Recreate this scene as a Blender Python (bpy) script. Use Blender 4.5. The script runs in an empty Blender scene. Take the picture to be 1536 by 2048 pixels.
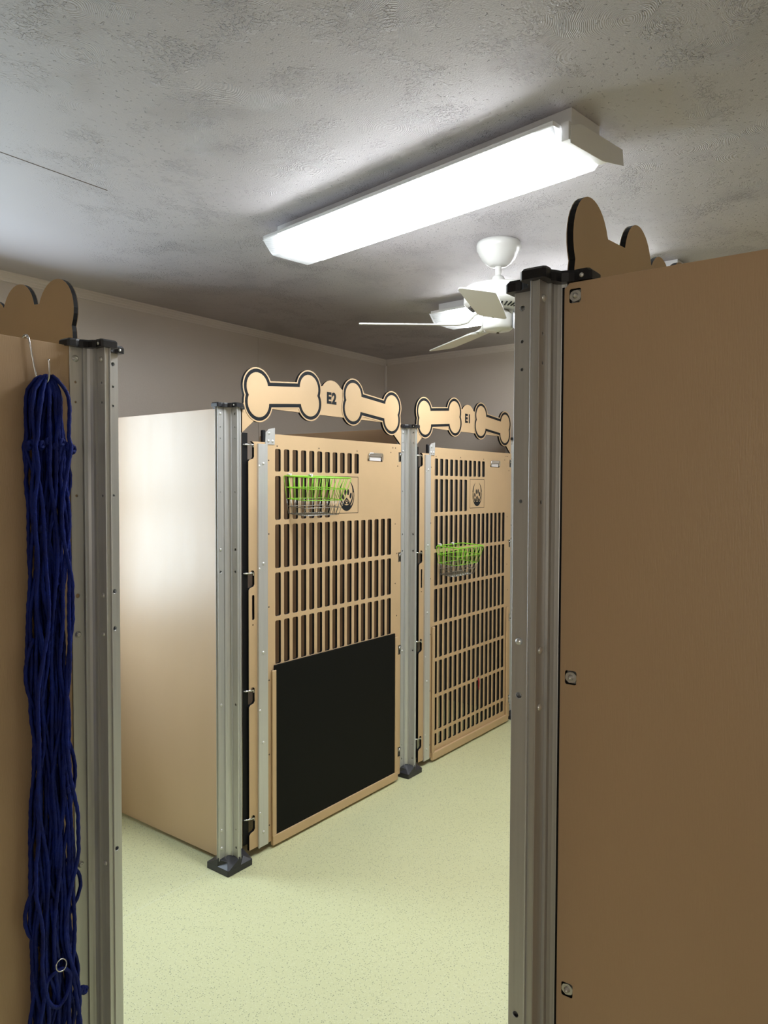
import bpy, bmesh, math, random
from mathutils import Vector, Matrix
random.seed(7)
C = bpy.context.scene.collection
D = bpy.data
SC = bpy.context.scene
PI = math.pi

# ------------------------------------------------------------------ camera, light, exposure
CH = 1.52
fw = Vector((0.79822238, 0.60141295, -0.03381565)); rt = Vector((0.60184678, -0.79860412, 0.00345118)); up = rt.cross(fw)
cam_d = D.cameras.new('camera'); cam = D.objects.new('camera', cam_d); C.objects.link(cam)
m3 = Matrix((rt, up, -fw)).transposed()
cam.matrix_world = Matrix.Translation((0, 0, CH)) @ m3.to_4x4()
cam_d.sensor_fit = 'VERTICAL'; cam_d.sensor_height = 24.0; cam_d.lens = 1478.0 / 2048.0 * 24.0
cam_d.clip_start = 0.02
SC.camera = cam

w = D.worlds.new('world'); SC.world = w; w.use_nodes = True
w.node_tree.nodes['Background'].inputs[0].default_value = (0.75, 0.87, 1.0, 1)
w.node_tree.nodes['Background'].inputs[1].default_value = 1.0
SC.view_settings.view_transform = 'Standard'; SC.view_settings.look = 'None'
SC.view_settings.gamma = 1.0; SC.view_settings.use_curve_mapping = False
SC.view_settings.exposure = 0.3
LAMP = 25.0          # radiance of the fluorescent fixtures
DAY = 80.0           # daylight through the aisle-end window (W)

def area(name, loc, rot, sx, sy, energy, col):
    l = D.lights.new(name, 'AREA'); l.shape = 'RECTANGLE'; l.size = sx; l.size_y = sy; l.energy = energy; l.color = col
    o = D.objects.new(name, l); o.location = loc; o.rotation_euler = rot; C.objects.link(o); return o
XW, YW, HC = 4.455, 3.347, 2.469
XB_, YB_ = -1.7, -1.6
area('fill_behind', (XB_ - 0.45, -0.55, 1.6), (0, -PI / 2, 0), 1.5, 1.3, 14.5, (1.0, 0.83, 0.60))  # warm fill added behind the camera to lift the near right panel
area('daylight', (1.36, YW + 0.45, 1.6), (-PI / 2, 0, 0), 1.0, 1.5, DAY, (0.74, 0.89, 1.0))

cy = SC.cycles
cy.use_denoising = True
cy.sample_clamp_indirect = 4.0
cy.max_bounces = 10; cy.diffuse_bounces = 6; cy.glossy_bounces = 4; cy.transparent_max_bounces = 8
cy.caustics_reflective = False; cy.caustics_refractive = False

# ------------------------------------------------------------------ materials
def mat(name, col, rough=0.5, metal=0.0, spec=0.5, emit=None, estr=0.0):
    m = D.materials.new(name); m.use_nodes = True
    b = m.node_tree.nodes['Principled BSDF']
    b.inputs['Base Color'].default_value = (*col, 1); b.inputs['Roughness'].default_value = rough
    b.inputs['Metallic'].default_value = metal; b.inputs['Specular IOR Level'].default_value = spec
    if emit: b.inputs['Emission Color'].default_value = (*emit, 1); b.inputs['Emission Strength'].default_value = estr
    return m
def N(m, t): return m.node_tree.nodes.new(t)
def L(m, a, b): m.node_tree.links.new(a, b)
def bsdf(m): return m.node_tree.nodes['Principled BSDF']
def coords(m, scale=(1, 1, 1)):
    g = N(m, 'ShaderNodeNewGeometry'); mp = N(m, 'ShaderNodeMapping'); mp.inputs['Scale'].default_value = scale
    L(m, g.outputs['Position'], mp.inputs['Vector']); return mp.outputs[0]
def noise(m, vec, scale, detail=3, rough=0.5):
    n = N(m, 'ShaderNodeTexNoise'); n.inputs['Scale'].default_value = scale; n.inputs['Detail'].default_value = detail
    n.inputs['Roughness'].default_value = rough; L(m, vec, n.inputs['Vector']); return n.outputs['Fac']
def math_(m, op, a, b=None, clamp=False):
    n = N(m, 'ShaderNodeMath'); n.operation = op; n.use_clamp = clamp
    for i, x in enumerate((a, b)):
        if x is None: continue
        if isinstance(x, (int, float)): n.inputs[i].default_value = x
        else: L(m, x, n.inputs[i])
    return n.outputs[0]
def maprange(m, x, a, b, c=0.0, d=1.0):
    n = N(m, 'ShaderNodeMapRange'); n.inputs[1].default_value = a; n.inputs[2].default_value = b
    n.inputs[3].default_value = c; n.inputs[4].default_value = d; L(m, x, n.inputs[0]); return n.outputs[0]
def mixcol(m, fac, a, b):
    n = N(m, 'ShaderNodeMix'); n.data_type = 'RGBA'
    if isinstance(fac, (int, float)): n.inputs[0].default_value = fac
    else: L(m, fac, n.inputs[0])
    for i, x in ((6, a), (7, b)):
        if isinstance(x, tuple): n.inputs[i].default_value = (*x, 1)
        else: L(m, x, n.inputs[i])
    return n.outputs[2]
def bump(m, h, dist, strength=1.0):
    n = N(m, 'ShaderNodeBump'); n.inputs['Distance'].default_value = dist; n.inputs['Strength'].default_value = strength
    L(m, h, n.inputs['Height']); L(m, n.outputs[0], bsdf(m).inputs['Normal'])
def vary(m, c1, c2, scale, sc=(1, 1, 1), bumpd=0.0, bscale=400):
    v = coords(m, sc); f = maprange(m, noise(m, v, scale), 0.3, 0.7)
    L(m, mixcol(m, f, c1, c2), bsdf(m).inputs['Base Color'])
    if bumpd: bump(m, noise(m, v, bscale, 2), bumpd)

M = {}
M['tan'] = mat('tan_hdpe', (0.60, 0.42, 0.245), 0.42, 0, 0.4)
vary(M['tan'], (0.615, 0.43, 0.25), (0.575, 0.405, 0.235), 6, (1, 1, 1), 0.00025, 500)
M['tan_panel'] = mat('tan_panel_sheet', (0.60, 0.42, 0.26), 0.33, 0, 0.5)
def _tp(m):
    v = coords(m, (1, 1, 0.35)); f = maprange(m, noise(m, v, 3.0, 4), 0.35, 0.7)
    L(m, mixcol(m, f, (0.60, 0.42, 0.265), (0.56, 0.39, 0.24)), bsdf(m).inputs['Base Color'])
    v2 = coords(m, (9, 9, 0.8)); r = maprange(m, noise(m, v2, 2.5, 3), 0.2, 0.8, 0.33, 0.40)
    L(m, r, bsdf(m).inputs['Roughness']); bump(m, noise(m, v2, 60, 2), 0.0003)
_tp(M['tan_panel'])
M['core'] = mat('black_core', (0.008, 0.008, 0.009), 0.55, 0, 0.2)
M['black'] = mat('black_plastic', (0.010, 0.010, 0.013), 0.38)
M['rubber'] = mat('black_rubber', (0.022, 0.022, 0.028), 0.42)
M['blackpanel'] = mat('black_panel', (0.0065, 0.007, 0.0065), 0.6, 0, 0.12)
M['engrave'] = mat('engraved_black', (0.010, 0.012, 0.015), 0.65, 0, 0.2)
M['alu'] = mat('anodised_aluminium', (0.60, 0.60, 0.59), 0.38, 0.5)
vary(M['alu'], (0.67, 0.67, 0.66), (0.61, 0.61, 0.605), 4, (30, 30, 1), 0.0001, 20)
M['steel'] = mat('stainless_steel', (0.72, 0.72, 0.72), 0.22, 1.0)
M['bolt'] = mat('zinc_bolt', (0.80, 0.80, 0.78), 0.30, 0.6)
M['dkbolt'] = mat('dark_screw', (0.10, 0.07, 0.05), 0.5, 0.3)
M['white'] = mat('white_enamel', (0.66, 0.66, 0.635), 0.28)
M['housing'] = mat('white_housing', (0.78, 0.78, 0.78), 0.4)
M['greyplate'] = mat('dark_grey_band', (0.18, 0.19, 0.20), 0.4)
M['green'] = mat('green_coated_wire', (0.25, 0.62, 0.03), 0.35)
M['wire'] = mat('bare_grey_wire', (0.35, 0.34, 0.32), 0.3, 0.9)
M['blue'] = mat('blue_cord', (0.004, 0.022, 0.30), 0.62, 0, 0.3)
vary(M['blue'], (0.002, 0.018, 0.23), (0.002, 0.009, 0.12), 25, (1, 1, 1), 0.0012, 320)
M['red'] = mat('red_strap', (0.30, 0.01, 0.02), 0.5)
M['trim'] = mat('cream_trim', (0.60, 0.54, 0.48), 0.4)
M['lens'] = mat('lit_diffuser', (0.9, 0.9, 0.9), 0.5, 0, 0.5, (0.93, 0.97, 1.0), LAMP)
M['tube'] = mat('fluorescent_tube', (0.9, 0.9, 0.9), 0.5, 0, 0.5, (0.93, 0.97, 1.0), LAMP)
M['label'] = mat('paper_label', (0.75, 0.72, 0.72), 0.6)
# prismatic clear ends of the diffusers
def _prism():
    m = D.materials.new('prismatic_acrylic'); m.use_nodes = True; nt = m.node_tree; nt.nodes.clear()
    o = N(m, 'ShaderNodeOutputMaterial'); t = N(m, 'ShaderNodeBsdfTranslucent'); t.inputs[0].default_value = (0.9, 0.9, 0.9, 1)
    g = N(m, 'ShaderNodeBsdfPrincipled'); g.inputs['Base Color'].default_value = (0.75, 0.76, 0.78, 1); g.inputs['Roughness'].default_value = 0.25
    mx = N(m, 'ShaderNodeMixShader'); mx.inputs[0].default_value = 0.5
    v = coords(m); wv = N(m, 'ShaderNodeTexWave'); wv.inputs['Scale'].default_value = 60; L(m, v, wv.inputs['Vector'])
    b = N(m, 'ShaderNodeBump'); b.inputs['Distance'].default_value = 0.002; L(m, wv.outputs['Fac'], b.inputs['Height'])
    L(m, b.outputs[0], g.inputs['Normal'])
    L(m, t.outputs[0], mx.inputs[1]); L(m, g.outputs[0], mx.inputs[2]); L(m, mx.outputs[0], o.inputs[0]); return m
M['prism'] = _prism()
def _glass():
    m = D.materials.new('window_glass'); m.use_nodes = True; nt = m.node_tree; nt.nodes.clear()
    o = N(m, 'ShaderNodeOutputMaterial'); t = N(m, 'ShaderNodeBsdfTransparent'); g = N(m, 'ShaderNodeBsdfGlossy'); g.inputs['Roughness'].default_value = 0.03
    mx = N(m, 'ShaderNodeMixShader'); mx.inputs[0].default_value = 0.08
    L(m, t.outputs[0], mx.inputs[1]); L(m, g.outputs[0], mx.inputs[2]); L(m, mx.outputs[0], o.inputs[0]); return m
M['glass'] = _glass()
# wall panelling: taupe, faint woven relief
M['wall'] = mat('taupe_wallboard', (0.37, 0.315, 0.27), 0.36, 0, 0.5)
def _wall(m):
    v = coords(m, (1, 1, 1)); f = maprange(m, noise(m, v, 2.2, 3), 0.3, 0.7)
    L(m, mixcol(m, f, (0.54, 0.47, 0.405), (0.51, 0.445, 0.38)), bsdf(m).inputs['Base Color'])
    h = math_(m, 'ADD', noise(m, coords(m, (300, 300, 60)), 1.0, 2), noise(m, coords(m, (60, 60, 300)), 1.0, 2))
    bump(m, h, 0.0006, 0.7)
_wall(M['wall'])
# floor: green-yellow sheet vinyl, dark and light chips, one welded seam
M['floor'] = mat('green_vinyl', (0.6, 0.6, 0.3), 0.38, 0, 0.45)
def _floor(m):
    v = coords(m); base = mixcol(m, maprange(m, noise(m, v, 1.6, 4), 0.3, 0.7), (0.68, 0.69, 0.41), (0.64, 0.65, 0.37))
    base = mixcol(m, maprange(m, noise(m, v, 90, 3), 0.35, 0.65), base, (0.66, 0.67, 0.40))
    def chips(scale, lo, hi, col, base, seed):
        mp = N(m, 'ShaderNodeMapping'); mp.inputs['Location'].default_value = (seed, seed * 2, 0); L(m, v, mp.inputs[0])
        vo = N(m, 'ShaderNodeTexVoronoi'); vo.inputs['Scale'].default_value = scale; vo.inputs['Randomness'].default_value = 1; L(m, mp.outputs[0], vo.inputs['Vector'])
        near = math_(m, 'LESS_THAN', vo.outputs['Distance'], lo)
        sp = N(m, 'ShaderNodeSeparateColor'); L(m, vo.outputs['Color'], sp.inputs[0])
        pick = math_(m, 'LESS_THAN', sp.outputs[0], hi)
        return mixcol(m, math_(m, 'MULTIPLY', math_(m, 'MULTIPLY', near, pick), 0.62), base, col)
    base = chips(190, 0.34, 0.30, (0.20, 0.22, 0.13), base, 0.0)
    base = chips(260, 0.36, 0.35, (0.78, 0.80, 0.58), base, 3.1)
    base = chips(110, 0.20, 0.15, (0.07, 0.10, 0.07), base, 7.7)
    g = N(m, 'ShaderNodeNewGeometry'); s = N(m, 'ShaderNodeSeparateXYZ'); L(m, g.outputs['Position'], s.inputs[0])
    d = math_(m, 'ABSOLUTE', math_(m, 'SUBTRACT', s.outputs[1], 2.268))
    seam = math_(m, 'MULTIPLY', math_(m, 'LESS_THAN', d, 0.0022), math_(m, 'LESS_THAN', s.outputs[0], 1.9))
    base = mixcol(m, math_(m, 'MULTIPLY', seam, 0.55), base, (0.72, 0.74, 0.55))
    L(m, base, bsdf(m).inputs['Base Color'])
    L(m, maprange(m, noise(m, v, 5, 3), 0.3, 0.7, 0.30, 0.46), bsdf(m).inputs['Roughness'])
    bump(m, noise(m, v, 130, 2), 0.0005)
_floor(M['floor'])
# ceiling: off-white with trowelled swirls, dabs and a smooth repaired area
M['ceiling'] = mat('textured_ceiling', (0.66, 0.635, 0.62), 0.6, 0, 0.35)
def _ceil(m):
    v = coords(m)
    g = N(m, 'ShaderNodeNewGeometry'); s = N(m, 'ShaderNodeSeparateXYZ'); L(m, g.outputs['Position'], s.inputs[0])
    L(m, mixcol(m, maprange(m, noise(m, v, 1.5, 3), 0.3, 0.7), (0.485, 0.455, 0.48), (0.46, 0.435, 0.455)), bsdf(m).inputs['Base Color'])
    # 1 in the trowelled area, 0 in the smooth repaired area towards the left wall
    wob = math_(m, 'MULTIPLY', math_(m, 'SUBTRACT', noise(m, v, 3.5, 4), 0.5), 1.0)
    a = math_(m, 'SUBTRACT', s.outputs[0], math_(m, 'MULTIPLY', s.outputs[1], 0.85))     # x - .85 y
    rough = maprange(m, math_(m, 'ADD', a, wob), -0.72, -0.25)
    # swirls: rings around scattered stamp centres
    warp = N(m, 'ShaderNodeTexNoise'); warp.inputs['Scale'].default_value = 9; warp.inputs['Detail'].default_value = 2; L(m, v, warp.inputs['Vector'])
    vm = N(m, 'ShaderNodeVectorMath'); vm.operation = 'MULTIPLY_ADD'; L(m, warp.outputs['Color'], vm.inputs[0]); vm.inputs[1].default_value = (0.05, 0.05, 0); L(m, v, vm.inputs[2])
    vo = N(m, 'ShaderNodeTexVoronoi'); vo.inputs['Scale'].default_value = 5.5; L(m, vm.outputs[0], vo.inputs['Vector'])
    ring = math_(m, 'SINE', math_(m, 'MULTIPLY', vo.outputs['Distance'], 330.0))
    ringm = math_(m, 'MULTIPLY', ring, maprange(m, noise(m, v, 5, 3), 0.46, 0.62))
    # dabs: clusters of crumbs
    cl = maprange(m, noise(m, v, 7.0, 3, 0.6), 0.50, 0.66)
    crumb = maprange(m, noise(m, v, 125, 2, 0.6), 0.50, 0.58)
    fine = noise(m, v, 230, 3)
    h = math_(m, 'ADD', math_(m, 'MULTIPLY', ringm, 0.09), math_(m, 'MULTIPLY', math_(m, 'MULTIPLY', crumb, cl), 0.85))
    sparse = math_(m, 'MULTIPLY', maprange(m, noise(m, v, 85, 1), 0.68, 0.72), 0.9)
    h = math_(m, 'ADD', h, sparse)
    h = math_(m, 'MULTIPLY', h, rough)
    h = math_(m, 'ADD', h, math_(m, 'MULTIPLY', fine, maprange(m, rough, 0, 1, 0.05, 0.32)))
    bump(m, h, 0.0052, 1.0)
_ceil(M['ceiling'])

# ------------------------------------------------------------------ mesh helpers
class MB:
    def __init__(s): s.bm = bmesh.new(); s.mats = []
    def mi(s, m):
        if m not in s.mats: s.mats.append(m)
        return s.mats.index(m)
    def box(s, a, b, m='tan', T=None):
        i = s.mi(m)
        vs = [s.bm.verts.new((x, y, z)) for x in (a[0], b[0]) for y in (a[1], b[1]) for z in (a[2], b[2])]
        if T is not None:
            for v in vs: v.co = T @ v.co
        for q in ((0, 1, 3, 2), (4, 6, 7, 5), (0, 4, 5, 1), (2, 3, 7, 6), (0, 2, 6, 4), (1, 5, 7, 3)):
            f = s.bm.faces.new([vs[k] for k in q]); f.material_index = i
        return s
    def prism(s, poly, z0, z1, m='tan', T=None):
        i = s.mi(m); n = len(poly)
        A = [s.bm.verts.new((p[0], p[1], z0)) for p in poly]; B = [s.bm.verts.new((p[0], p[1], z1)) for p in poly]
        if T is not None:
            for v in A + B: v.co = T @ v.co
        fs = [s.bm.faces.new(A[::-1]), s.bm.faces.new(B)]
        for k in range(n): fs.append(s.bm.faces.new((A[k], A[(k + 1) % n], B[(k + 1) % n], B[k])))
        for f in fs: f.material_index = i
        return s
    def loft(s, rings, m='tan', cap=True):
        i = s.mi(m); R = [[s.bm.verts.new(p) for p in r] for r in rings]; n = len(R[0])
        for a, b in zip(R, R[1:]):
            for k in range(n):
                f = s.bm.faces.new((a[k], a[(k + 1) % n], b[(k + 1) % n], b[k])); f.material_index = i
        if cap:
            f = s.bm.faces.new(R[0][::-1]); f.material_index = i; f = s.bm.faces.new(R[-1]); f.material_index = i
        return s
    def lathe(s, prof, m='tan', n=24, T=None, smooth=True):
        i = s.mi(m); rings = []
        for r, z in prof:
            rings.append([s.bm.verts.new((r * math.cos(2 * PI * k / n), r * math.sin(2 * PI * k / n), z)) for k in range(n)])
        fs = []
        for a, b in zip(rings, rings[1:]):
            for k in range(n): fs.append(s.bm.faces.new((a[k], a[(k + 1) % n], b[(k + 1) % n], b[k])))
        if prof[0][0] > 1e-5: fs.append(s.bm.faces.new(rings[0][::-1]))
        if prof[-1][0] > 1e-5: fs.append(s.bm.faces.new(rings[-1]))
        for f in fs: f.material_index = i; f.smooth = smooth
        if T is not None:
            for r in rings:
                for v in r: v.co = T @ v.co
        return s
    def tube(s, pts, r, m='wire', n=6, closed=False, twist=0.0, lobes=0, smooth=True):
        i = s.mi(m); pts = [Vector(p) for p in pts]; k = len(pts); rings = []; ref = None; ln = 0.0
        for j in range(k):
            a = pts[(j - 1) % k] if (closed or j > 0) else pts[j]; b = pts[(j + 1) % k] if (closed or j < k - 1) else pts[j]
            t = (b - a)
            t = t.normalized() if t.length > 1e-9 else Vector((0, 0, 1))
            if ref is None:
                ref = Vector((1, 0, 0)) if abs(t.x) < 0.9 else Vector((0, 1, 0))
            ref = (ref - t * ref.dot(t)); ref = ref.normalized() if ref.length > 1e-6 else t.orthogonal().normalized()
            bi = t.cross(ref)
            if j: ln += (pts[j] - pts[j - 1]).length
            ring = []
            for q in range(n):
                an = 2 * PI * q / n
                rr = r * (1 + (0.16 * math.cos(lobes * an - twist * ln) if lobes else 0))
                ring.append(s.bm.verts.new(pts[j] + (ref * math.cos(an) + bi * math.sin(an)) * rr))
            rings.append(ring)
        rng = k if closed else k - 1
        for j in range(rng):
            a, b = rings[j], rings[(j + 1) % k]
            for q in range(n):
                f = s.bm.faces.new((a[q], a[(q + 1) % n], b[(q + 1) % n], b[q])); f.material_index = i; f.smooth = smooth
        if not closed:
            for rr in (rings[0][::-1], rings[-1]):
                f = s.bm.faces.new(rr); f.material_index = i
        return s
    def mesh(s, name, bevel=0.0):
        bmesh.ops.recalc_face_normals(s.bm, faces=s.bm.faces[:])
        if bevel:
            es = [e for e in s.bm.edges if len(e.link_faces) == 2 and e.calc_face_angle(0) > 0.5]
            bmesh.ops.bevel(s.bm, geom=es, offset=bevel, segments=1, affect='EDGES', profile=0.5)
        me = D.meshes.new(name); s.bm.to_mesh(me); s.bm.free()
        for m in s.mats: me.materials.append(M[m])
        return me
    def build(s, name, parent=None, bevel=0.0): return link(name, s.mesh(name, bevel), parent)

def link(name, data, parent=None, loc=None, rot=None):
    o = D.objects.new(name, data); C.objects.link(o)
    if parent is not None: o.parent = parent
    if loc is not None: o.location = loc
    if rot is not None: o.rotation_euler = rot
    return o
def thing(name, label, cat, loc=(0, 0, 0), rz=0.0, group=None):
    o = link(name, None, None, loc, (0, 0, rz)); o['label'] = label; o['category'] = cat
    if group: o['group'] = group
    return o
def struct(o): o['kind'] = 'structure'; return o
def copy_tree(o, parent=None):
    c = o.copy(); C.objects.link(c); c.parent = parent
    for ch in list(o.children): copy_tree(ch, c)
    return c

def plate_mesh(name, loops, w0, w1, face='tan', side='core', back=None, bev=0.0006):
    """flat sheet cut to outlines (even-odd holes); local x = u, z = v, front faces -y; w0..w1 = depth towards the viewer"""
    cu = D.curves.new(name, 'CURVE'); cu.dimensions = '2D'; cu.fill_mode = 'BOTH'
    t = (w1 - w0) / 2
    cu.bevel_depth = bev; cu.bevel_resolution = 0; cu.offset = -bev; cu.extrude = max(t - bev, 0.00005)
    for lp in loops:
        sp = cu.splines.new('POLY'); sp.points.add(len(lp) - 1)
        for p, q in zip(sp.points, lp): p.co = (q[0], q[1], 0, 1)
        sp.use_cyclic_u = True
    ob = D.objects.new(name, cu); me = D.meshes.new_from_object(ob)
    D.objects.remove(ob); D.curves.remove(cu)
    me.materials.clear()
    for k in (face, side, back or face): me.materials.append(M[k])
    for p in me.polygons: p.material_index = 0 if p.normal.z > 0.5 else (2 if p.normal.z < -0.5 else 1); p.use_smooth = False
    me.transform(Matrix(((1, 0, 0, 0), (0, 0, -1, -(w0 + w1) / 2), (0, 1, 0, 0), (0, 0, 0, 1))))
    me.name = name
    return me
def rrect(x0, z0, x1, z1, r=0.006, n=3):
    out = []
    for cx, cz, a0 in ((x1 - r, z0 + r, -90), (x1 - r, z1 - r, 0), (x0 + r, z1 - r, 90), (x0 + r, z0 + r, 180)):
        for k in range(n + 1):
            a = math.radians(a0 + 90 * k / n); out.append((cx + r * math.cos(a), cz + r * math.sin(a)))
    return out
def circle(cx, cz, r, n=12): return [(cx + r * math.cos(2 * PI * k / n), cz + r * math.sin(2 * PI * k / n)) for k in range(n)]
def ellipse(cx, cz, a, b, rot=0, n=16):
    c, s = math.cos(rot), math.sin(rot)
    return [(cx + a * math.cos(t) * c - b * math.sin(t) * s, cz + a * math.cos(t) * s + b * math.sin(t) * c) for t in [2 * PI * k / n for k in range(n)]]

# ------------------------------------------------------------------ the room
b = MB(); b.box((XB_ - .1, YB_ - .1, -.08), (XW + .1, YW + .1, 0), 'floor'); struct(b.build('floor'))
b = MB(); b.box((XB_ - .1, YB_ - .1, HC), (XW + .1, YW + .1, HC + .08), 'ceiling'); struct(b.build('ceiling'))
# left wall of the picture (y = YW) with the window at the end of the aisle
WX0, WX1, WZ0, WZ1 = 1.03, 1.68, 0.80, 2.05
b = MB()
for a, c in (((XB_ - .1, YW, 0), (WX0, YW + .1, HC)), ((WX1, YW, 0), (XW + .1, YW + .1, HC)),
             ((WX0, YW, 0), (WX1, YW + .1, WZ0)), ((WX0, YW, WZ1), (WX1, YW + .1, HC))): b.box(a, c, 'wall')
struct(b.build('wall_left'))
b = MB(); b.box((XW, YB_ - .1, 0), (XW + .1, YW, HC), 'wall'); struct(b.build('wall_back'))
b = MB(); b.box((XB_, YB_ - .1, 0), (XW, YB_, HC), 'wall'); struct(b.build('wall_right'))
b = MB()
for a, c in (((XB_ - .1, YB_ - .1, 0), (XB_, -1.15, HC)), ((XB_ - .1, .05, 0), (XB_, YW, HC)), ((XB_ - .1, -1.15, 0), (XB_, .05, .9)), ((XB_ - .1, -1.15, 2.1), (XB_, .05, HC))): b.box(a, c, 'wall')
struct(b.build('wall_front'))
wn2 = struct(link('fill_window', None, None, (0, 0, 0)))  # unseen window, added as an opening for the fill behind the camera
b = MB()
for a, c in (((XB_ - .06, -1.19, .86), (XB_ + .015, .09, .92)), ((XB_ - .06, -1.19, 2.08), (XB_ + .015, .09, 2.14)), ((XB_ - .06, -1.19, .92), (XB_ + .015, -1.13, 2.08)), ((XB_ - .06, .03, .92), (XB_ + .015, .09, 2.08))): b.box(a, c, 'trim')
b.build('window_frame', wn2)
b = MB(); b.box((XB_ - .034, -1.15, .9), (XB_ - .03, .05, 2.1), 'glass'); b.build('window_pane', wn2)
wn = struct(link('window_1', None, None, (0, 0, 0)))
b = MB(); f = .05
for a, c in (((WX0 - .04, YW - .015, WZ0 - .04), (WX1 + .04, YW + .06, WZ0 + .02)), ((WX0 - .04, YW - .015, WZ1 - .02), (WX1 + .04, YW + .06, WZ1 + .04)),
             ((WX0 - .04, YW - .015, WZ0 + .02), (WX0 + .02, YW + .06, WZ1 - .02)), ((WX1 - .02, YW - .015, WZ0 + .02), (WX1 + .04, YW + .06, WZ1 - .02)),
             ((WX0, YW + .02, 1.41), (WX1, YW + .05, 1.45))): b.box(a, c, 'trim')
b.build('window_frame', wn)
b = MB(); b.box((WX0, YW + .03, WZ0), (WX1, YW + .034, WZ1), 'glass'); b.build('window_pane', wn)
# crown moulding and corner strip
def crown(name, a, c, inward):
    a, c, n = Vector(a), Vector(c), Vector(inward)
    prof = [(0, 0), (.022, 0), (.022, -.007), (.016, -.012), (.016, -.018), (.011, -.024), (.011, -.030), (.006, -.036), (.006, -.042), (0, -.042)]
    b = MB(); b.loft([[tuple(p + n * q[0] + Vector((0, 0, HC + q[1]))) for q in prof] for p in (a, c)], 'trim'); return struct(b.build(name))
crown('trim_1', (XB_, YW, 0), (XW, YW, 0), (0, -1, 0))
crown('trim_2', (XW, YB_, 0), (XW, YW - .022, 0), (-1, 0, 0))
b = MB(); b.box((XW - .016, YW - .016, 0.0), (XW, YW, HC - .042), 'trim'); struct(b.build('trim_3', None, .002))
for k, x in enumerate((3.165, 1.945)):
    b = MB(); b.box((x - .006, YW - .0025, 0.0), (x + .006, YW, HC - .042), 'wall'); struct(b.build('trim_%d' % (4 + k)))
b = MB(); b.box((XW - .0025, 2.122, 0.0), (XW, 2.134, HC - .042), 'wall'); struct(b.build('trim_6'))
# taped seam at the edge of the ceiling repair
b = MB(); b.box((0.55, 2.1595, HC - .0012), (1.385, 2.1615, HC), 'dkbolt'); struct(b.build('trim_7'))

# ------------------------------------------------------------------ posts
ZPOST0, ZPOST1 = .045, 1.830
HOLES = [(1.802, .0042), (1.750, .0024), (1.706, .0024), (1.498, .0028), (1.274, .0048), (1.187, .0048), (.663, .0048), (.164, .0028), (.092, .0042)]
def post_profile():
    # core: four concave ribbed corners between the arms
    q = [(.0300, .0075), (.0300, .0125), (.0268, .0132), (.0258, .0115), (.0215, .0128), (.0165, .0165), (.0128, .0215), (.0115, .0258), (.0132, .0268), (.0125, .0300), (.0075, .0300)]
    poly = []
    for k in range(4):
        c, s = math.cos(k * PI / 2), math.sin(k * PI / 2)
        poly += [(x * c - y * s, x * s + y * c) for x, y in q]
    bm_all = bmesh.new()
    b = MB(); b.prism(poly, ZPOST0, ZPOST1, 'alu'); me = b.mesh('core'); bm_all.from_mesh(me); D.meshes.remove(me)
    # eight flange strips with punched holes, two per arm
    loops = [[(.0300, ZPOST0), (.0600, ZPOST0), (.0600, ZPOST1), (.0300, ZPOST1)]] + [circle(.0465, z, r, 14) for z, r in HOLES]
    for side in (-1, 1):
        pm = plate_mesh('flange', loops, 0, .0020, 'alu', 'alu', 'alu', .0007)
        pm.transform(Matrix.Translation((0, -.0055 if side < 0 else .0075, 0)))
        for k in range(4):
            c = pm.copy(); c.transform(Matrix.Rotation(k * PI / 2, 4, 'Z')); bm_all.from_mesh(c); D.meshes.remove(c)
        D.meshes.remove(pm)
    me = D.meshes.new('profile'); bm_all.to_mesh(me); bm_all.free()
    me.materials.clear(); me.materials.append(M['alu'])
    for p in me.polygons: p.material_index = 0
    return me
PROFILE = post_profile()
def post_cap():
    a, ww, c = .0705, .0205, .030
    q = [(a - .004, -ww), (a, -ww + .004), (a, ww - .004), (a - .004, ww), (.052, ww), (.044, ww - .002), (.037, ww + .003), (.027, .027), (ww + .003, .037), (ww - .002, .044), (ww, .052)]
    poly = []
    for k in range(4):
        cc, s = math.cos(k * PI / 2), math.sin(k * PI / 2); poly += [(x * cc - y * s, x * s + y * cc) for x, y in q]
    b = MB()
    sc = lambda f, z: [(x * f, y * f, z) for x, y in poly]
    b.loft([sc(1, ZPOST1 - .003), sc(1, ZPOST1 + .010), sc(.94, ZPOST1 + .014)], 'black')
    for an in (PI, -PI / 2, 0, PI / 2):
        T = Matrix.Rotation(an, 4, 'Z') @ Matrix.Translation((.056, -ww, ZPOST1 + .004)) @ Matrix.Rotation(PI / 2, 4, 'X')
        b.lathe([(.0034, 0), (.0034, .0012), (.0018, .0022), (0, .0024)], 'bolt', 10, T)
    return b.mesh('cap')
CAP = post_cap()
def post_base():
    h = .0645
    bot = [(h - .004, -h), (h, -h + .004), (h, 0), (h, h - .004), (h - .004, h), (0, h), (-h + .004, h), (-h, h - .004), (-h, 0), (-h, -h + .004), (-h + .004, -h), (0, -h)]
    top = [(.034, -.040), (.040, -.034), (.0625, 0), (.040, .034), (.034, .040), (0, .0625), (-.034, .040), (-.040, .034), (-.0625, 0), (-.040, -.034), (-.034, -.040), (0, -.0625)]
    zt = [.044, .044, .052] * 4
    b = MB()
    b.loft([[(x, y, 0) for x, y in bot], [(x, y, .024) for x, y in bot], [(x, y, z) for (x, y), z in zip(top, [.042, .042, .054, .042, .042, .054, .042, .042, .054, .042, .042, .054])],
            [(x * .55, y * .55, .056) for x, y in top]], 'rubber')
    return b.mesh('base', .0012)
BASE = post_base()
b = MB(); b.lathe([(.0075, 0), (.0075, .0010), (.0052, .0014), (.0052, .0034), (.0042, .0046), (.0022, .0046), (.0018, .0030), (0, .0030)], 'bolt', 16); BOLT = b.mesh('bolt')
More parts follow.
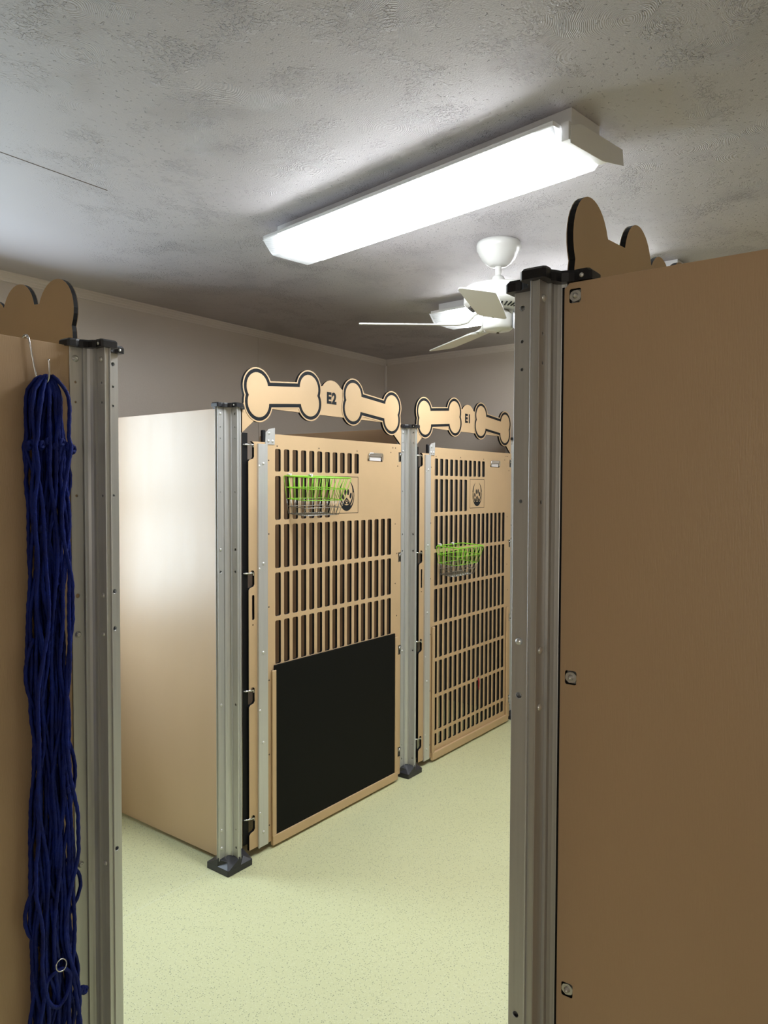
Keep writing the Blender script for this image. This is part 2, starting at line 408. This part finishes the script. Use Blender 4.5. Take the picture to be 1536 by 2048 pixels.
b = MB(); b.lathe([(.0060, 0), (.0060, .0012), (.0044, .0032), (0, .0040)], 'bolt', 12); RIVET = b.mesh('rivet')
b = MB(); b.lathe([(.0036, 0), (.0034, .0006), (0, .0008)], 'dkbolt', 8); SCREW = b.mesh('screw')
FACE = {'-y': (PI / 2, 0, 0), '+y': (-PI / 2, 0, 0), '-x': (0, -PI / 2, 0), '+x': (0, PI / 2, 0)}
def post(x, y, label, bolts=(), open_arms=()):
    t = thing('corner_post', label, 'post', (x, y, 0), 0, 'aluminium kennel posts')
    link('profile', PROFILE, t); link('cap', CAP, t); link('base', BASE, t)
    for (px, py, z, face, me) in bolts: link('bolt', me, t, (px, py, z), FACE[face])
    for k in open_arms:
        b = MB(); b.box((.0535, -.0054, ZPOST0 + .002), (.0560, .0054, ZPOST1 - .001), 'alu', Matrix.Rotation(k * PI / 2, 4, 'Z')); b.build('channel_web', t)
    return t
XA, YA = 1.9563, 2.2417; BAY = 1.217; XB = XA + BAY; XC = XB + BAY
XL, YL = .9499, 1.5458; XR, YR = 1.0758, .4871
G = [(-.0465, -.0075, z, '-y', RIVET) for z in (1.802, 1.274, .663, .164)]
post(XA, YA, 'aluminium post on a black foot at the open left corner of the stall marked E2', G + [(-.0465, -.0075, .092, '-y', BOLT)], (2, 3))
post(XB, YA, 'aluminium post on a black foot between the E2 and E1 gates', [(-.0465, -.0075, z, '-y', RIVET) for z in (1.802, 1.706)] + [(-.0465, -.0075, .663, '-y', RIVET)], (3,))
post(XC, YA, 'aluminium post beside the far wall at the right end of the E1 gate, mostly hidden')
post(XL, YL, 'near aluminium post at the left beside the hanging blue net', [(-.0465, -.0075, z, '-y', BOLT) for z in (1.802, 1.187, .663)] +
     [(-.0075, -.0465, z, '-x', RIVET) for z in (1.802, 1.274, 1.187, .663)], (0, 3))
post(XR, YR, 'nearest aluminium post at the right, bordering the big dark tan panel', [(-.0075, .0465, z, '-x', RIVET) for z in (1.274,)] + [(-.0465, -.0075, z, '-y', RIVET) for z in (1.802, 1.274, 1.187, .663)], (1, 2))

# ------------------------------------------------------------------ solid partition panels
def sheet_y(name, label, x0, x1, y, z0=.02, z1=1.829):    # panel in plane y
    b = MB(); b.box((x0, -.005, z0), (x1, .005, z1), 'tan_panel')
    o = b.build(name, None, .0008); o.location = (0, y, 0); o['label'] = label; o['category'] = 'panel'; o['group'] = 'stall partition panels'; return o
def sheet_x(name, label, x, y0, y1, z0=.02, z1=1.829):
    b = MB(); b.box((-.005, y0, z0), (.005, y1, z1), 'tan_panel')
    o = b.build(name, None, .0008); o.location = (x, 0, 0); o['label'] = label; o['category'] = 'panel'; o['group'] = 'stall partition panels'; return o
sheet_y('partition_panel', 'near dark tan panel at the far left edge behind the blue net', XB_ + .01, XL - .031, YL)
sheet_x('partition_panel', 'pale pinkish tan panel running back to the wall left of the E2 stall', XA, YA + .031, YW - .005)
sheet_x('partition_panel', 'tan panel inside between the E2 and E1 stalls, seen through the gate slots', XB, YA + .031, YW - .005)
pr = thing('partition_panel', 'big dark tan panel filling the right side of the picture', 'panel', (XR - .0130, 0, 0), 0, 'stall partition panels')
lo = [[(0, .02), (1.95, .02), (1.95, 1.826), (.008, 1.826), (0, 1.818)]] + [rrect(.017 - .009, z - .0105, .017 + .009, z + .0105, .003) for z in (1.806, 1.232, .748)]
me = plate_mesh('sheet', lo, -.005, .005, 'tan_panel', 'core', None, .0006)
link('sheet', me, pr, (0, YR - .028, 0), (0, 0, -PI / 2))
b = MB(); b.box((.0005, YR - .028, .03), (.0050, YR - .0185, 1.822), 'core'); b.build('gap_shade_strip', pr)  # black strip standing in for the shaded gap between post and panel
for z in (1.806, 1.232, .748):
    b = MB()
    b.prism([(.0088 * math.cos(t) * (1 if k % 2 else .93), .0098 * math.sin(t) * (1 if k % 2 else .93)) for k, t in enumerate([PI / 12 + PI / 6 * q for q in range(12)])], 0, .003, 'bolt')
    b.lathe([(.0045, .003), (.0045, .0042), (.0030, .0050), (.0030, .0085), (0, .0090)], 'bolt', 12)
    fn = b.build('fixing_nut', pr); fn.location = (-.0005, YR - .045, z); fn.rotation_euler = FACE['-x']

# ------------------------------------------------------------------ bone headers
def bone(cx, cz, ang, d, a=.1545):
    bb, r, h = .0315, .080 + d, .0570 + d
    out = []
    s0 = math.sqrt(max(r * r - (h - bb) ** 2, 1e-9)); xn = math.sqrt(max(r * r - bb * bb, 1e-9))
    # right end: from bar top (a - s0, h) clockwise over the top lobe to the notch (a + xn, 0)
    t0 = math.atan2(h - bb, -s0); t1 = math.atan2(-bb, xn)
    right = [(a + r * math.cos(t0 + (t1 - t0) * k / 18), bb + r * math.sin(t0 + (t1 - t0) * k / 18)) for k in range(19)]
    right += [(x, -z) for x, z in right[-2::-1]]
    left = [(-x, -z) for x, z in right]
    c, s = math.cos(ang), math.sin(ang)
    return [(cx + x * c - z * s, cz + x * s + z * c) for x, z in right + left]
def header_body(c):
    """arched board for a bay of width 2c"""
    e = 2 * c
    pts = [(.064, 1.735), (.128, 1.786), (.195, 1.842), (e - .195, 1.842), (e - .128, 1.786), (e - .064, 1.735), (e - .064, 1.84), (e - .097, 1.90), (e - .16, 1.925), (c + .18, 1.935), (c + .0915, 1.965)]
    r, cz = .080, 1.925
    for k in range(11):
        an = math.radians(38 + 104 * k / 10); pts.append((c + r * math.cos(an), cz + r * math.sin(an)))
    pts += [(c - .0915, 1.965), (c - .18, 1.935), (.16, 1.925), (.097, 1.90), (.064, 1.84)]
    return pts
HMESH = {}
def header_meshes(bay, a):
    if bay in HMESH: return HMESH[bay]
    c = bay / 2; out = [plate_mesh('backboard', [header_body(c)], -.005, .005)]
    cx0 = .149 + a
    for cx, an in ((cx0, math.radians(5.0)), (bay - cx0, math.radians(-5.0))):
        core = plate_mesh('bone', [bone(cx, 1.907, an, 0, a)], -.0057, .0054, 'engrave', 'core', 'tan', .0004)
        skin = plate_mesh('skin', [bone(cx, 1.907, an, 0, a), bone(cx, 1.907, an, -.0060, a), bone(cx, 1.907, an, -.0205, a)], .0054, .0070, 'tan', 'core', 'tan', .0005)
        bm = bmesh.new(); bm.from_mesh(core); bm.from_mesh(skin)
        me = D.meshes.new('bone'); bm.to_mesh(me); bm.free()
        for k in ('engrave', 'core', 'tan'): me.materials.append(M[k])
        n0 = len(core.polygons)
        for p in me.polygons:
            if p.index >= n0: p.material_index = 2 if p.material_index != 1 else 1
        out.append(me)
    HMESH[bay] = out
    return out
def header(loc, rz, label, text=None, bay=1.217, a=.1545):
    t = thing('bone_header', label, 'header', loc, rz, 'bone shaped kennel headers')
    hm = header_meshes(bay, a)
    link('backboard', hm[0], t)
    for k in (1, 2): link('bone', hm[k], t)
    if text:
        cu = D.curves.new('lettering', 'FONT'); cu.body = text; cu.size = .068; cu.align_x = 'CENTER'; cu.align_y = 'CENTER'; cu.extrude = .0003; cu.offset = .0034; cu.space_character = 1.12
        ob = D.objects.new('l', cu); mt = D.meshes.new_from_object(ob); D.objects.remove(ob); D.curves.remove(cu)
        mt.materials.clear(); mt.materials.append(M['engrave'])
        mt.transform(Matrix(((.92, 0, 0, .6055), (0, 0, -1, -.0056), (0, 1, 0, 1.921), (0, 0, 0, 1))))
        link('lettering', mt, t)
    return t
header((XA, YA - .004, 0), 0, 'bone shaped tan header lettered E2 above the gate with the black lower panel', 'E2')
header((XB, YA - .004, 0), 0, 'smaller looking bone header lettered E1 above the far gate', 'E1')
header((XL, YL, 0), PI / 2, 'plain back of a bone header above the left panel with the blue net', None, .914, .088)
header((XR + 1.067, YR, 0), PI, 'plain back of a bone header rising above the big right panel', None, 1.067, .1205)

# ------------------------------------------------------------------ gates
GY = -.0160         # centre plane of the gate sheet, relative to the post line
PITCH, SW, S0 = .0522, .0330, .2337
ROWS = [(1.583, 1.677, 11), (1.381, 1.564, 7), (1.178, 1.361, 16), (.976, 1.159, 16), (.774, .957, 16), (.572, .755, 16), (.370, .553, 16), (.168, .351, 16), (.082, .149, 16)]
PINS_L = (1.688, 1.170, .692, .164); PINS_R = (1.687, 1.173, .692, .159)
def gate_outline():
    p = [(.085, .034), (.130, .034), (.186, .028), (1.134, .028)]
    for z in sorted(PINS_R):
        p += [(1.134, z - .038), (1.112, z - .038), (1.112, z + .010), (1.134, z + .010)]
    p += [(1.134, 1.738), (.225, 1.738), (.175, 1.702), (.085, 1.702)]
    for z in sorted(PINS_L, reverse=True):
        if z > 1.6: p = p[:-1] + [(.104, 1.702), (.116, 1.694), (.116, z - .048), (.110, z - .056), (.092, z - .060), (.085, z - .068)]
        else: p += [(.085, z - .004), (.098, z - .004), (.098, z + .010), (.110, z + .010), (.116, z + .004), (.116, z - .048), (.110, z - .056), (.092, z - .060), (.085, z - .068)]
    return p
def gate_mesh():
    loops = [gate_outline()]
    for z0, z1, n in ROWS:
        for k in range(n): loops.append(rrect(S0 + k * PITCH, z0, S0 + k * PITCH + SW, z1, .006, 2))
    loops.append(rrect(.103, .978, .116, 1.080, .006, 3))     # grip slot
    loops.append(circle(.108, .958, .003, 8))
    loops.append([(.857, 1.645), (.975, 1.645), (.975, 1.655), (.968, 1.655), (.968, 1.681), (.864, 1.681), (.864, 1.655), (.857, 1.655)])
    return plate_mesh('slotted_panel', loops, -.0065, .0065)
GATE = gate_mesh()
def emblem(parent):
    cx, cz, h = .6985, 1.482, .086
    y = .0072
    fr = [(cx - h, cz - h), (cx + h, cz - h), (cx + h, cz + h), (cx - h, cz + h)]
    i = h - .0028; fi = [(cx - i, cz - i), (cx + i, cz - i), (cx + i, cz + i), (cx - i, cz + i)]
    link('engraved_border', plate_mesh('engraved_border', [fr, fi], .0064, .0068, 'engrave', 'engrave', None, .0001), parent)
    # horseshoe
    out, inn = [], []
    for k in range(25):
        a = math.radians(118 + (422 - 118) * k / 24)
        out.append((cx + .056 * math.cos(a) * (1 if math.sin(a) < .2 else 1), cz - .002 + .073 * math.sin(a)))
    for k in range(25):
        a = math.radians(422 - (422 - 118) * k / 24)
        wx = .043; inn.append((cx + wx * math.cos(a), cz + .012 + .060 * math.sin(a)))
    shoe = out + inn
    def groove(s):
        o, q = [], []
        for k in range(13):
            a = math.radians(172 + 62 * k / 12); o.append((cx + s * .0525 * math.cos(a), cz + .002 + .066 * math.sin(a)))
            q.append((cx + s * .0475 * math.cos(a), cz + .004 + .063 * math.sin(a)))
        return o + q[::-1]
    link('horseshoe', plate_mesh('horseshoe', [shoe, groove(1), groove(-1)], .0064, .0068, 'engrave', 'engrave', None, .0001), parent)
    loops = []
    for ex, ez, rr, ea, eb in ((-.027, -.008, .25, .0075, .0125), (-.010, .012, .05, .0072, .0145), (.011, .013, -.05, .0072, .0145), (.029, -.003, -.25, .0075, .0145)):
        loops.append(ellipse(cx + ex, cz + ez, ea, eb, rr))
    pad = [(0, -.012), (.010, -.020), (.020, -.030), (.022, -.038), (.014, -.044), (0, -.042), (-.014, -.044), (-.022, -.038), (-.020, -.030), (-.010, -.020)]
    loops.append([(cx + x, cz + z) for x, z in pad])
    for ex, ez, ea, eb in ((-.010, -.029, .0022, .003), (-.0035, -.0245, .0022, .0032), (.0035, -.0245, .0022, .0032), (.010, -.029, .0022, .003), (0, -.0355, .006, .0042)):
        loops.append(ellipse(cx + ex, cz + ez, ea, eb, 0, 8))
    link('paw_print', plate_mesh('paw_print', loops, .0064, .0068, 'engrave', 'engrave', None, .0001), parent)
def gate():
    t = thing('kennel_gate', 'tan slotted gate with black lower panel under the E2 header', 'gate', (XA, YA, 0), 0, 'slotted kennel gates')
    sp = link('slotted_panel', GATE, t, (0, GY, 0))
    emblem(sp)
    # aluminium strip with rivets
    b = MB(); b.box((.131, GY - .0125, .028), (.186, GY - .0066, 1.694), 'alu'); b.box((.131, GY - .016, .028), (.1335, GY - .0125, 1.694), 'alu')
    st = b.build('aluminium_strip', t, .0005)
    for x, z in ((.137, 1.603), (.161, 1.614), (.137, 1.184), (.161, 1.205), (.158, .838), (.135 + .004, .599), (.158, .463), (.139, .172), (.158, .088)):
        link('bolt', RIVET, st, (x, GY - .0125, z), FACE['-y'])
    for x, z in ((.246, 1.689), (.506, 1.691), (.775, 1.690), (.197, 1.628), (.197, 1.324), (.197, 1.020), (.197, .713), (.197, .40), (.197, .10), (1.084, 1.332), (1.100, 1.180), (1.086, 1.027), (1.104, 1.627), (1.045, 1.694), (1.062, 1.718), (1.084, 1.718), (1.100, .86), (1.100, .50), (1.100, .12)):
        link('screw', SCREW, t, (x, GY - .0066, z), FACE['-y'])
    # slide-in frame round the lower half
    f0, f1 = GY - .0066, GY - .0190
    for nm, a, c in (('frame_rail', (.206, f1, .034), (.228, f0 - .0035, .752)), ('frame_rail', (1.076, f1, .040), (1.098, f0 - .0035, .752)), ('frame_rail', (.206, f1 - .002, .012), (1.098, f0, .052))):
        b = MB(); b.box(a, c, 'tan'); rl = b.build(nm, t, .0012)
    for a_, c_ in ((.210, .226), (1.080, 1.094)):
        b = MB(); b.box((a_, f0 - .0035, .04), (c_, f0, .752), 'core'); b.build('spacer', t)
    # spring clip
    b = MB(); b.tube([(.864, GY - .009, 1.650), (.861, GY - .011, 1.655), (.861, GY - .012, 1.676), (.866, GY - .013, 1.683), (.966, GY - .013, 1.683), (.971, GY - .012, 1.676), (.971, GY - .011, 1.655), (.968, GY - .009, 1.650)], .0028, 'steel', 8)
    b.box((.868, GY - .011, 1.668), (.964, GY - .0085, 1.681), 'steel'); b.box((.871, GY - .007, 1.648), (.961, GY - .004, 1.667), 'label')
    b.build('document_clip', t)
    # top bracket
    b = MB(); b.prism([(.176, 1.694), (.229, 1.694), (.231, 1.764), (.196, 1.757), (.178, 1.742)], .0066, .0092, 'alu', Matrix(((1, 0, 0, 0), (0, 0, -1, GY), (0, 1, 0, 0), (0, 0, 0, 1))))
    br = b.build('top_bracket', t)
    for x, z in ((.196, 1.740), (.193, 1.708), (.216, 1.708)): link('bolt', RIVET, br, (x, GY - .0092, z), FACE['-y'])
    b = MB(); b.box((.166, GY - .006, 1.70), (.182, GY + .010, 1.752), 'black'); b.build('pivot_block', t, .003)
    # hinge pins hooked from the posts
    for x0, x1, zs in ((.062, .107, PINS_L), (1.155, 1.120, PINS_R)):
        for z in zs:
            b = MB(); b.tube([(x0, GY + .012, z), (x0 + (x1 - x0) * .3, GY - .002, z), (x1, GY - .010, z), (x1, GY - .010, z - .010)], .0034, 'steel', 8)
            b.build('hinge_pin', t)
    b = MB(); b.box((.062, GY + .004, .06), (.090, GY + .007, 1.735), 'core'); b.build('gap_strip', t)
    return t
g2 = gate()
g1 = copy_tree(g2); g1.location = (XB, YA, 0); g1['label'] = 'far tan slotted gate under the E1 header, slots down to the floor rail'
b = MB(); b.box((.222, GY - .0150, .050), (1.078, GY - .0076, .772), 'blackpanel'); b.build('privacy_panel', g2, .0012)

# red lead scrap clipped on the far gate
b = MB()
T0 = (XB + .7165, YA + GY - .013)
b.tube([(T0[0] - .004, T0[1] + .004, .376), (T0[0], T0[1] - .004, .381), (T0[0] + .004, T0[1] - .003, .372), (T0[0], T0[1] - .002, .364)], .0018, 'steel', 6)
o1 = thing('lead_strap', 'small dark red strap hanging from a slot bar low on the far gate', 'strap', (0, 0, 0))
b.build('clip', o1)
b = MB(); b.tube([(T0[0], T0[1] - .002, .368), (T0[0] + .003, T0[1] - .003, .34), (T0[0] + .001, T0[1] - .003, .32), (T0[0] + .005, T0[1] - .002, .296)], .0038, 'red', 6)
b.tube([(T0[0], T0[1] - .003, .368), (T0[0] + .008, T0[1] - .003, .345), (T0[0] + .007, T0[1] - .003, .31)], .0025, 'red', 6); b.build('strap', o1)

# ------------------------------------------------------------------ wire baskets
def basket(loc, label):
    t = thing('wire_basket', label, 'basket', loc, 0, 'half green wire baskets on the gates')
    W, Dp, H = .275, .142, .160
    def pt(u, v, z):     # u across 0..1, v out 0..1, z 0 (rim) .. 1 (bottom); sides taper inwards
        k = .10 * z
        return (W * (k + u * (1 - 2 * k)), -Dp * (v * (1 - .35 * z)) - .004, -H * z - .008 * v)
    def ring(z): return [pt(0, 0, z), pt(0, 1, z), pt(1, 1, z), pt(1, 0, z)]
    def rr(z):
        c = [Vector(p) for p in ring(z)]; out = []
        for k in range(4):
            a, p, n = c[(k - 1) % 4], c[k], c[(k + 1) % 4]
            for f in (.0,): out += [p + (a - p).normalized() * .010, p + (a - p).normalized() * .003 + (n - p).normalized() * .003, p + (n - p).normalized() * .010]
        return out
    per = [(k / 11, 1) for k in range(12)] + [(1, 1 - k / 5) for k in range(1, 6)] + [(1 - k / 9, 0) for k in range(1, 10)] + [(0, k / 5) for k in range(1, 5)]
    b = MB(); b.tube(rr(0), .0030, 'green', 6, True)
    for z in (.30, .60): b.tube(rr(z), .0017, 'green', 5, True)
    for u, v in per: b.tube([pt(u, v, .01), pt(u, v, .60)], .0015, 'green', 5)
    b.build('green_wires', t)
    b = MB()
    for z in (.80, 1.0): b.tube(rr(z), .0015, 'wire', 5, True)
    for u, v in per: b.tube([pt(u, v, .61), pt(u, v, 1.0)], .0012, 'wire', 5)
    for k in range(1, 16):
        x = k / 16; b.tube([pt(x, 0, 1.0), pt(max(0, x - .06), 1, 1.0)], .0014, 'wire', 5)
    b.build('grey_wires', t)
    for u in (.12, .60):
        b = MB(); x = pt(u, 0, 0)[0]
        b.box((x - .009, -.010, .004), (x + .009, .0005, .010), 'label'); b.box((x - .004, -.014, -.004), (x + .004, -.008, .010), 'label')
        b.build('hook', t, .001)
    return t
PF = YA + GY - .0066
basket((XA + .280, PF - .001, 1.566), 'green topped wire basket high on the E2 gate, partly over the engraved horseshoe')
bk = basket((XB + .248, PF - .001, 1.197), 'green topped wire basket at mid height on the far E1 gate')

# ------------------------------------------------------------------ hanging blue net
def net():
    t = thing('hay_net', 'bundle of blue knotted cord net hanging from a hook at the left', 'net', (.823, YL - .005, 0))
    rnd = random.Random(11)
    yb = -.028
    # strand centre path: (x offset, z) bundle envelope half widths
    env = [(1.757, .006), (1.745, .026), (1.72, .036), (1.68, .039), (1.62, .041), (1.605, .049), (1.56, .042), (1.40, .037), (1.25, .040), (1.10, .043), (.95, .041), (.80, .041), (.65, .046), (.50, .050), (.36, .052), (.10, .040), (.035, .034)]
    def hw(z):
        for (z1, w1), (z0, w0) in zip(env, env[1:]):
            if z <= z1 and z >= z0: return .93 * (w0 + (w1 - w0) * (z - z0) / (z1 - z0))
        return .02
    n = 38
    for i in range(n):
        f = (i / (n - 1)) * 2 - 1 if i < 19 else rnd.uniform(-.85, .85)
        if i < 19: f = (i / 18) * 2 - 1
        layer = rnd.uniform(-.004, .024) if i < 19 else rnd.uniform(-.026, .004)
        ph, ph2 = rnd.uniform(0, 6.3), rnd.uniform(0, 6.3); fr1, fr2 = rnd.uniform(8, 15), rnd.uniform(18, 34)
        amp = rnd.uniform(.14, .34); zend = rnd.uniform(.03, .30)
        pts = []; z = 1.752
        loop = abs(f) < .95
        while z > zend:
            e = hw(z); grip = min(1, abs(z - 1.605) / .10 + .25)
            x = e * (f + amp * math.sin(fr1 * z + ph) * grip + .10 * math.sin(fr2 * z + ph2) * grip)
            x = max(-e * 1.12, min(e * 1.12, x))
            y = yb + layer + .006 * math.sin(fr1 * .7 * z + ph2)
            if z > 1.70: k = (z - 1.70) / .055; x *= math.sqrt(max(0.02, 1 - k * k)); y = y * (1 - .3 * k) - .004 * k
            pts.append((x, min(y, -.0085), z)); z -= .008
        b = MB(); b.tube(pts, .0037 if i < 19 else .0040, 'blue', 9, False, 260, 3); b.build('strand', t)
    # escaping loops at the sides
    for z0, z1, s, wd in ((1.60, 1.47, 1, .052), (1.20, 1.05, -1, .052), (.98, .80, 1, .056), (.70, .57, 1, .066), (.68, .54, -1, .060), (.52, .36, 1, .058)):
        pts = []
        for k in range(17):
            u = k / 16; pts.append((s * (.034 + (wd - .034) * math.sin(PI * u)), yb + .002, z0 + (z1 - z0) * u))
        b = MB(); b.tube(pts, .0040, 'blue', 8, False, 260, 3); b.build('strand', t)
    # knots
    spots = [(-.046, 1.603), (-.032, 1.610), (-.020, 1.604), (-.006, 1.612), (.010, 1.602), (.024, 1.611), (.040, 1.604), (.049, 1.598), (.030, .86), (-.02, 1.43), (.058, .40), (.064, .396), (.02, 1.30)]
    for k, (x, z) in enumerate(spots):
        b = MB(); pts = []
        r = .0052; y0 = yb - .012
        for q in range(16):
            a = q / 16 * 2 * PI * 2; pts.append((x + r * math.cos(a) * (1 + .3 * math.sin(q)), y0 + .004 * math.sin(a * .5), z + (r + .002) * math.sin(a) - .003 + q * .0004))
        b.tube(pts, .0040, 'blue', 7, False, 260, 3); b.build('knot', t)
    # closing cord loop with ring, low on the bundle
    pts = []
    for k in range(32):
        a = 2 * PI * k / 32; pts.append((-.002 + .027 * math.cos(a) + .004 * math.sin(2 * a), yb - .022, .440 + .040 * math.sin(a)))
    b = MB(); b.tube(pts, .0042, 'blue', 8, True, 260, 3); b.build('strand', t)
    b = MB(); b.tube([(.002 + .0115 * math.cos(2 * PI * k / 28), yb - .028 + .003 * math.sin(2 * PI * k / 28), .492 + .0115 * math.sin(2 * PI * k / 28)) for k in range(28)], .0014, 'steel', 8, True); rg = b.build('ring', t); rg['label'] = 'small bright metal ring'
    pts = [(.002, yb - .020, .50), (-.006, yb - .018, .56), (-.012, yb - .014, .64)]
    b = MB(); b.tube(pts, .0042, 'blue', 8, False, 260, 3); b.build('strand', t)
    return t
net()
b = MB()
hk = thing('hook', 'thin steel hook over the left panel top holding the blue net', 'hook', (.806, YL, 0))
ztop = 1.829
pts = [(-.010, .012, ztop - .02), (-.010, .011, ztop + .002), (-.010, .004, ztop + .0075), (-.009, -.005, ztop + .0065), (-.008, -.0105, ztop - .003), (-.002, -.012, ztop - .04), (.004, -.014, ztop - .075), (.008, -.020, ztop - .092), (.012, -.034, ztop - .095), (.014, -.047, ztop - .085), (.012, -.053, ztop - .065), (.010, -.055, ztop - .045)]
sm = []
for k in range(len(pts) - 1):
    p0, p1, p2, p3 = [Vector(pts[max(0, min(len(pts) - 1, k + q))]) for q in (-1, 0, 1, 2)]
    for j in range(5):
        u = j / 5; sm.append(.5 * ((2 * p1) + (-p0 + p2) * u + (2 * p0 - 5 * p1 + 4 * p2 - p3) * u * u + (-p0 + 3 * p1 - 3 * p2 + p3) * u ** 3))
sm.append(Vector(pts[-1])); b.tube(sm, .0021, 'steel', 8); b.build('wire', hk)

# ------------------------------------------------------------------ fluorescent fixtures
def fixture(loc, rz, label):
    """wraparound fixture, long axis local y, near end at -y; origin on the ceiling above its centre"""
    t = thing('ceiling_light', label, 'ceiling light', loc, rz, 'fluorescent ceiling fixtures')
    hl, hw = .610, .122
    b = MB(); b.box((-.070, -hl - .020, -.048), (.070, hl - .03, 0), 'housing'); b.box((-.126, -hl - .002, -.058), (.126, hl - .02, -.046), 'housing'); b.build('housing', t, .001)
    sec = lambda s, dz=0: [(-hw * s, -.056), (-hw * s, -.064 + dz), (-hw * .66 * s, -.106 + dz), (hw * .66 * s, -.106 + dz), (hw * s, -.064 + dz), (hw * s, -.056)]
    def shell(y0, y1, mt, nm, inner=.004):
        b = MB(); i = b.mi(mt)
        o = sec(1); q = [(x * .97, min(z + inner, -.056)) for x, z in o]
        rings = []
        for y in (y0, y1): rings.append([b.bm.verts.new((x, y, z)) for x, z in o] + [b.bm.verts.new((x, y, z)) for x, z in q[::-1]])
        n = len(rings[0])
        for k in range(n): b.bm.faces.new((rings[0][k], rings[0][(k + 1) % n], rings[1][(k + 1) % n], rings[1][k])).material_index = i
        for r in rings:
            for k in range(5): b.bm.faces.new((r[k], r[k + 1], r[n - 2 - k], r[n - 1 - k])).material_index = i
        return b.build(nm, t)
    shell(-hl + .055, hl - .105, 'lens', 'diffuser')
    shell(-hl, -hl + .054, 'prism', 'diffuser_end'); 
    # far end closes with a sloped prismatic cap
    b = MB(); s0, s1 = sec(1), sec(.93, .012)
    b.loft([[(x, hl - .104, z) for x, z in s0], [(x, hl - .02, z) for x, z in s0], [(x, hl, z) for x, z in s1]], 'prism'); b.build('diffuser_end', t)
    for s in (-.055, .055):
        b = MB(); T = Matrix.Translation((s, -hl - .01, -.072)) @ Matrix.Rotation(-PI / 2, 4, 'X'); b.lathe([(.0125, 0), (.0125, .055)], 'tube', 14, T); b.build('tube', t)
    # near end: socket rail and end plate
    b = MB(); b.box((-.095, -hl - .028, -.090), (.095, -hl - .006, -.044), 'housing'); b.box((-.06, -hl - .029, -.078), (-.01, -hl - .028, -.060), 'label'); b.build('socket_rail', t, .001)
    pl = [(-.090, -.098), (.070, -.094), (.184, -.072), (.176, -.030), (-.045, -.036), (-.090, -.056)]
    b = MB(); b.prism(pl, hl + .0290, hl + .0310, 'housing', Matrix(((1, 0, 0, 0), (0, 0, -1, 0), (0, 1, 0, 0), (0, 0, 0, 1)))); b.build('end_plate', t, .0005)
    return t
RZ = -math.radians(7.9)
fixture((1.933, 1.372, HC), RZ, 'big lit fluorescent fixture hanging nearest on the ceiling')
fixture((3.30, 1.52, HC), -math.radians(2.5), 'far lit fluorescent fixture mostly hidden behind the ceiling fan')

# ------------------------------------------------------------------ ceiling fan
def fan(x, y):
    t = thing('ceiling_fan', 'white five blade ceiling fan between the two lights', 'fan', (x, y, HC))
    b = MB(); b.lathe([(0, -.092), (.030, -.091), (.037, -.088), (.051, -.078), (.054, -.073), (.066, -.062), (.068, -.056), (.077, -.042), (.079, -.034), (.084, -.028), (.085, -.012), (.083, 0)], 'white', 32); b.build('canopy', t)
    b = MB(); b.lathe([(.0125, -.150), (.0125, -.066)], 'white', 16); b.build('downrod', t)
    b = MB(); b.lathe([(.0, -.170), (.036, -.168), (.034, -.160), (.022, -.132), (.017, -.128), (.013, -.126)], 'white', 24); b.build('coupler', t)
    b = MB(); b.lathe([(.0, -.262), (.06, -.262), (.112, -.252), (.128, -.238), (.133, -.232), (.133, -.180), (.126, -.174), (.060, -.165), (.020, -.163)], 'white', 40); mh = b.build('motor_housing', t)
    b = MB()
    for k in range(40):
        a = 2 * PI * k / 40; T = Matrix.Rotation(a, 4, 'Z') @ Matrix.Translation((.101, 0, -.2565)) @ Matrix.Rotation(-.19, 4, 'Y')
        b.box((-.017, -.0028, -.0008), (.017, .0028, .0008), 'core', T)
    b.build('vent_slots', mh)
    b = MB(); b.lathe([(0, -.345), (.010, -.345), (.013, -.341), (.050, -.338), (.058, -.330), (.060, -.322), (.060, -.280), (.052, -.274), (.040, -.262)], 'white', 32); sh = b.build('switch_housing', t)
    b = MB(); b.lathe([(.006, -.3490), (.004, -.345)], 'dkbolt', 8, Matrix.Translation((0, 0, 0))); b.build('switch', sh)
    b = MB(); T = Matrix.Rotation(math.radians(-72), 4, 'Z')
    b.prism([(.0615, -.022), (.0635, -.022), (.0635, .020), (.0615, .020)], -.335, -.268, 'greyplate', T); b.build('cover_flap', sh)
    bl = []
    # blade outline, root to tip
    o = [(.150, -.045), (.165, -.054), (.300, -.060), (.480, -.064), (.520, -.064), (.535, -.058), (.541, -.046), (.541, .046), (.535, .058), (.520, .064), (.480, .064), (.300, .060), (.165, .054), (.150, .045)]
    b = MB(); b.prism(o, -.0025, .0025, 'white'); blade = b.mesh('blade', .001)
    b = MB()
    b.tube([(.070, 0, .052), (.095, 0, .040), (.120, 0, .012), (.140, 0, .006), (.17, 0, .004)], .0085, 'white', 8)
    b.prism([(.135, -.012), (.165, -.036), (.215, -.040), (.235, -.028), (.205, -.010), (.235, .0), (.205, .010), (.235, .028), (.215, .040), (.165, .036), (.135, .012)], .003, .007, 'white')
    for x_, y_ in ((.210, -.026), (.210, .026), (.180, 0)): b.lathe([(.005, .007), (.0045, .010), (0, .0108)], 'white', 8, Matrix.Translation((x_, y_, 0)))
    iron = b.mesh('blade_iron')
    for k in range(5):
        a = math.radians(-15 + 72 * k)
        mo = link('blade', blade, t, (0, 0, -.318), (math.radians(-11), 0, a)); link('blade_iron', iron, mo)
    return t
fan(2.585, 1.395)
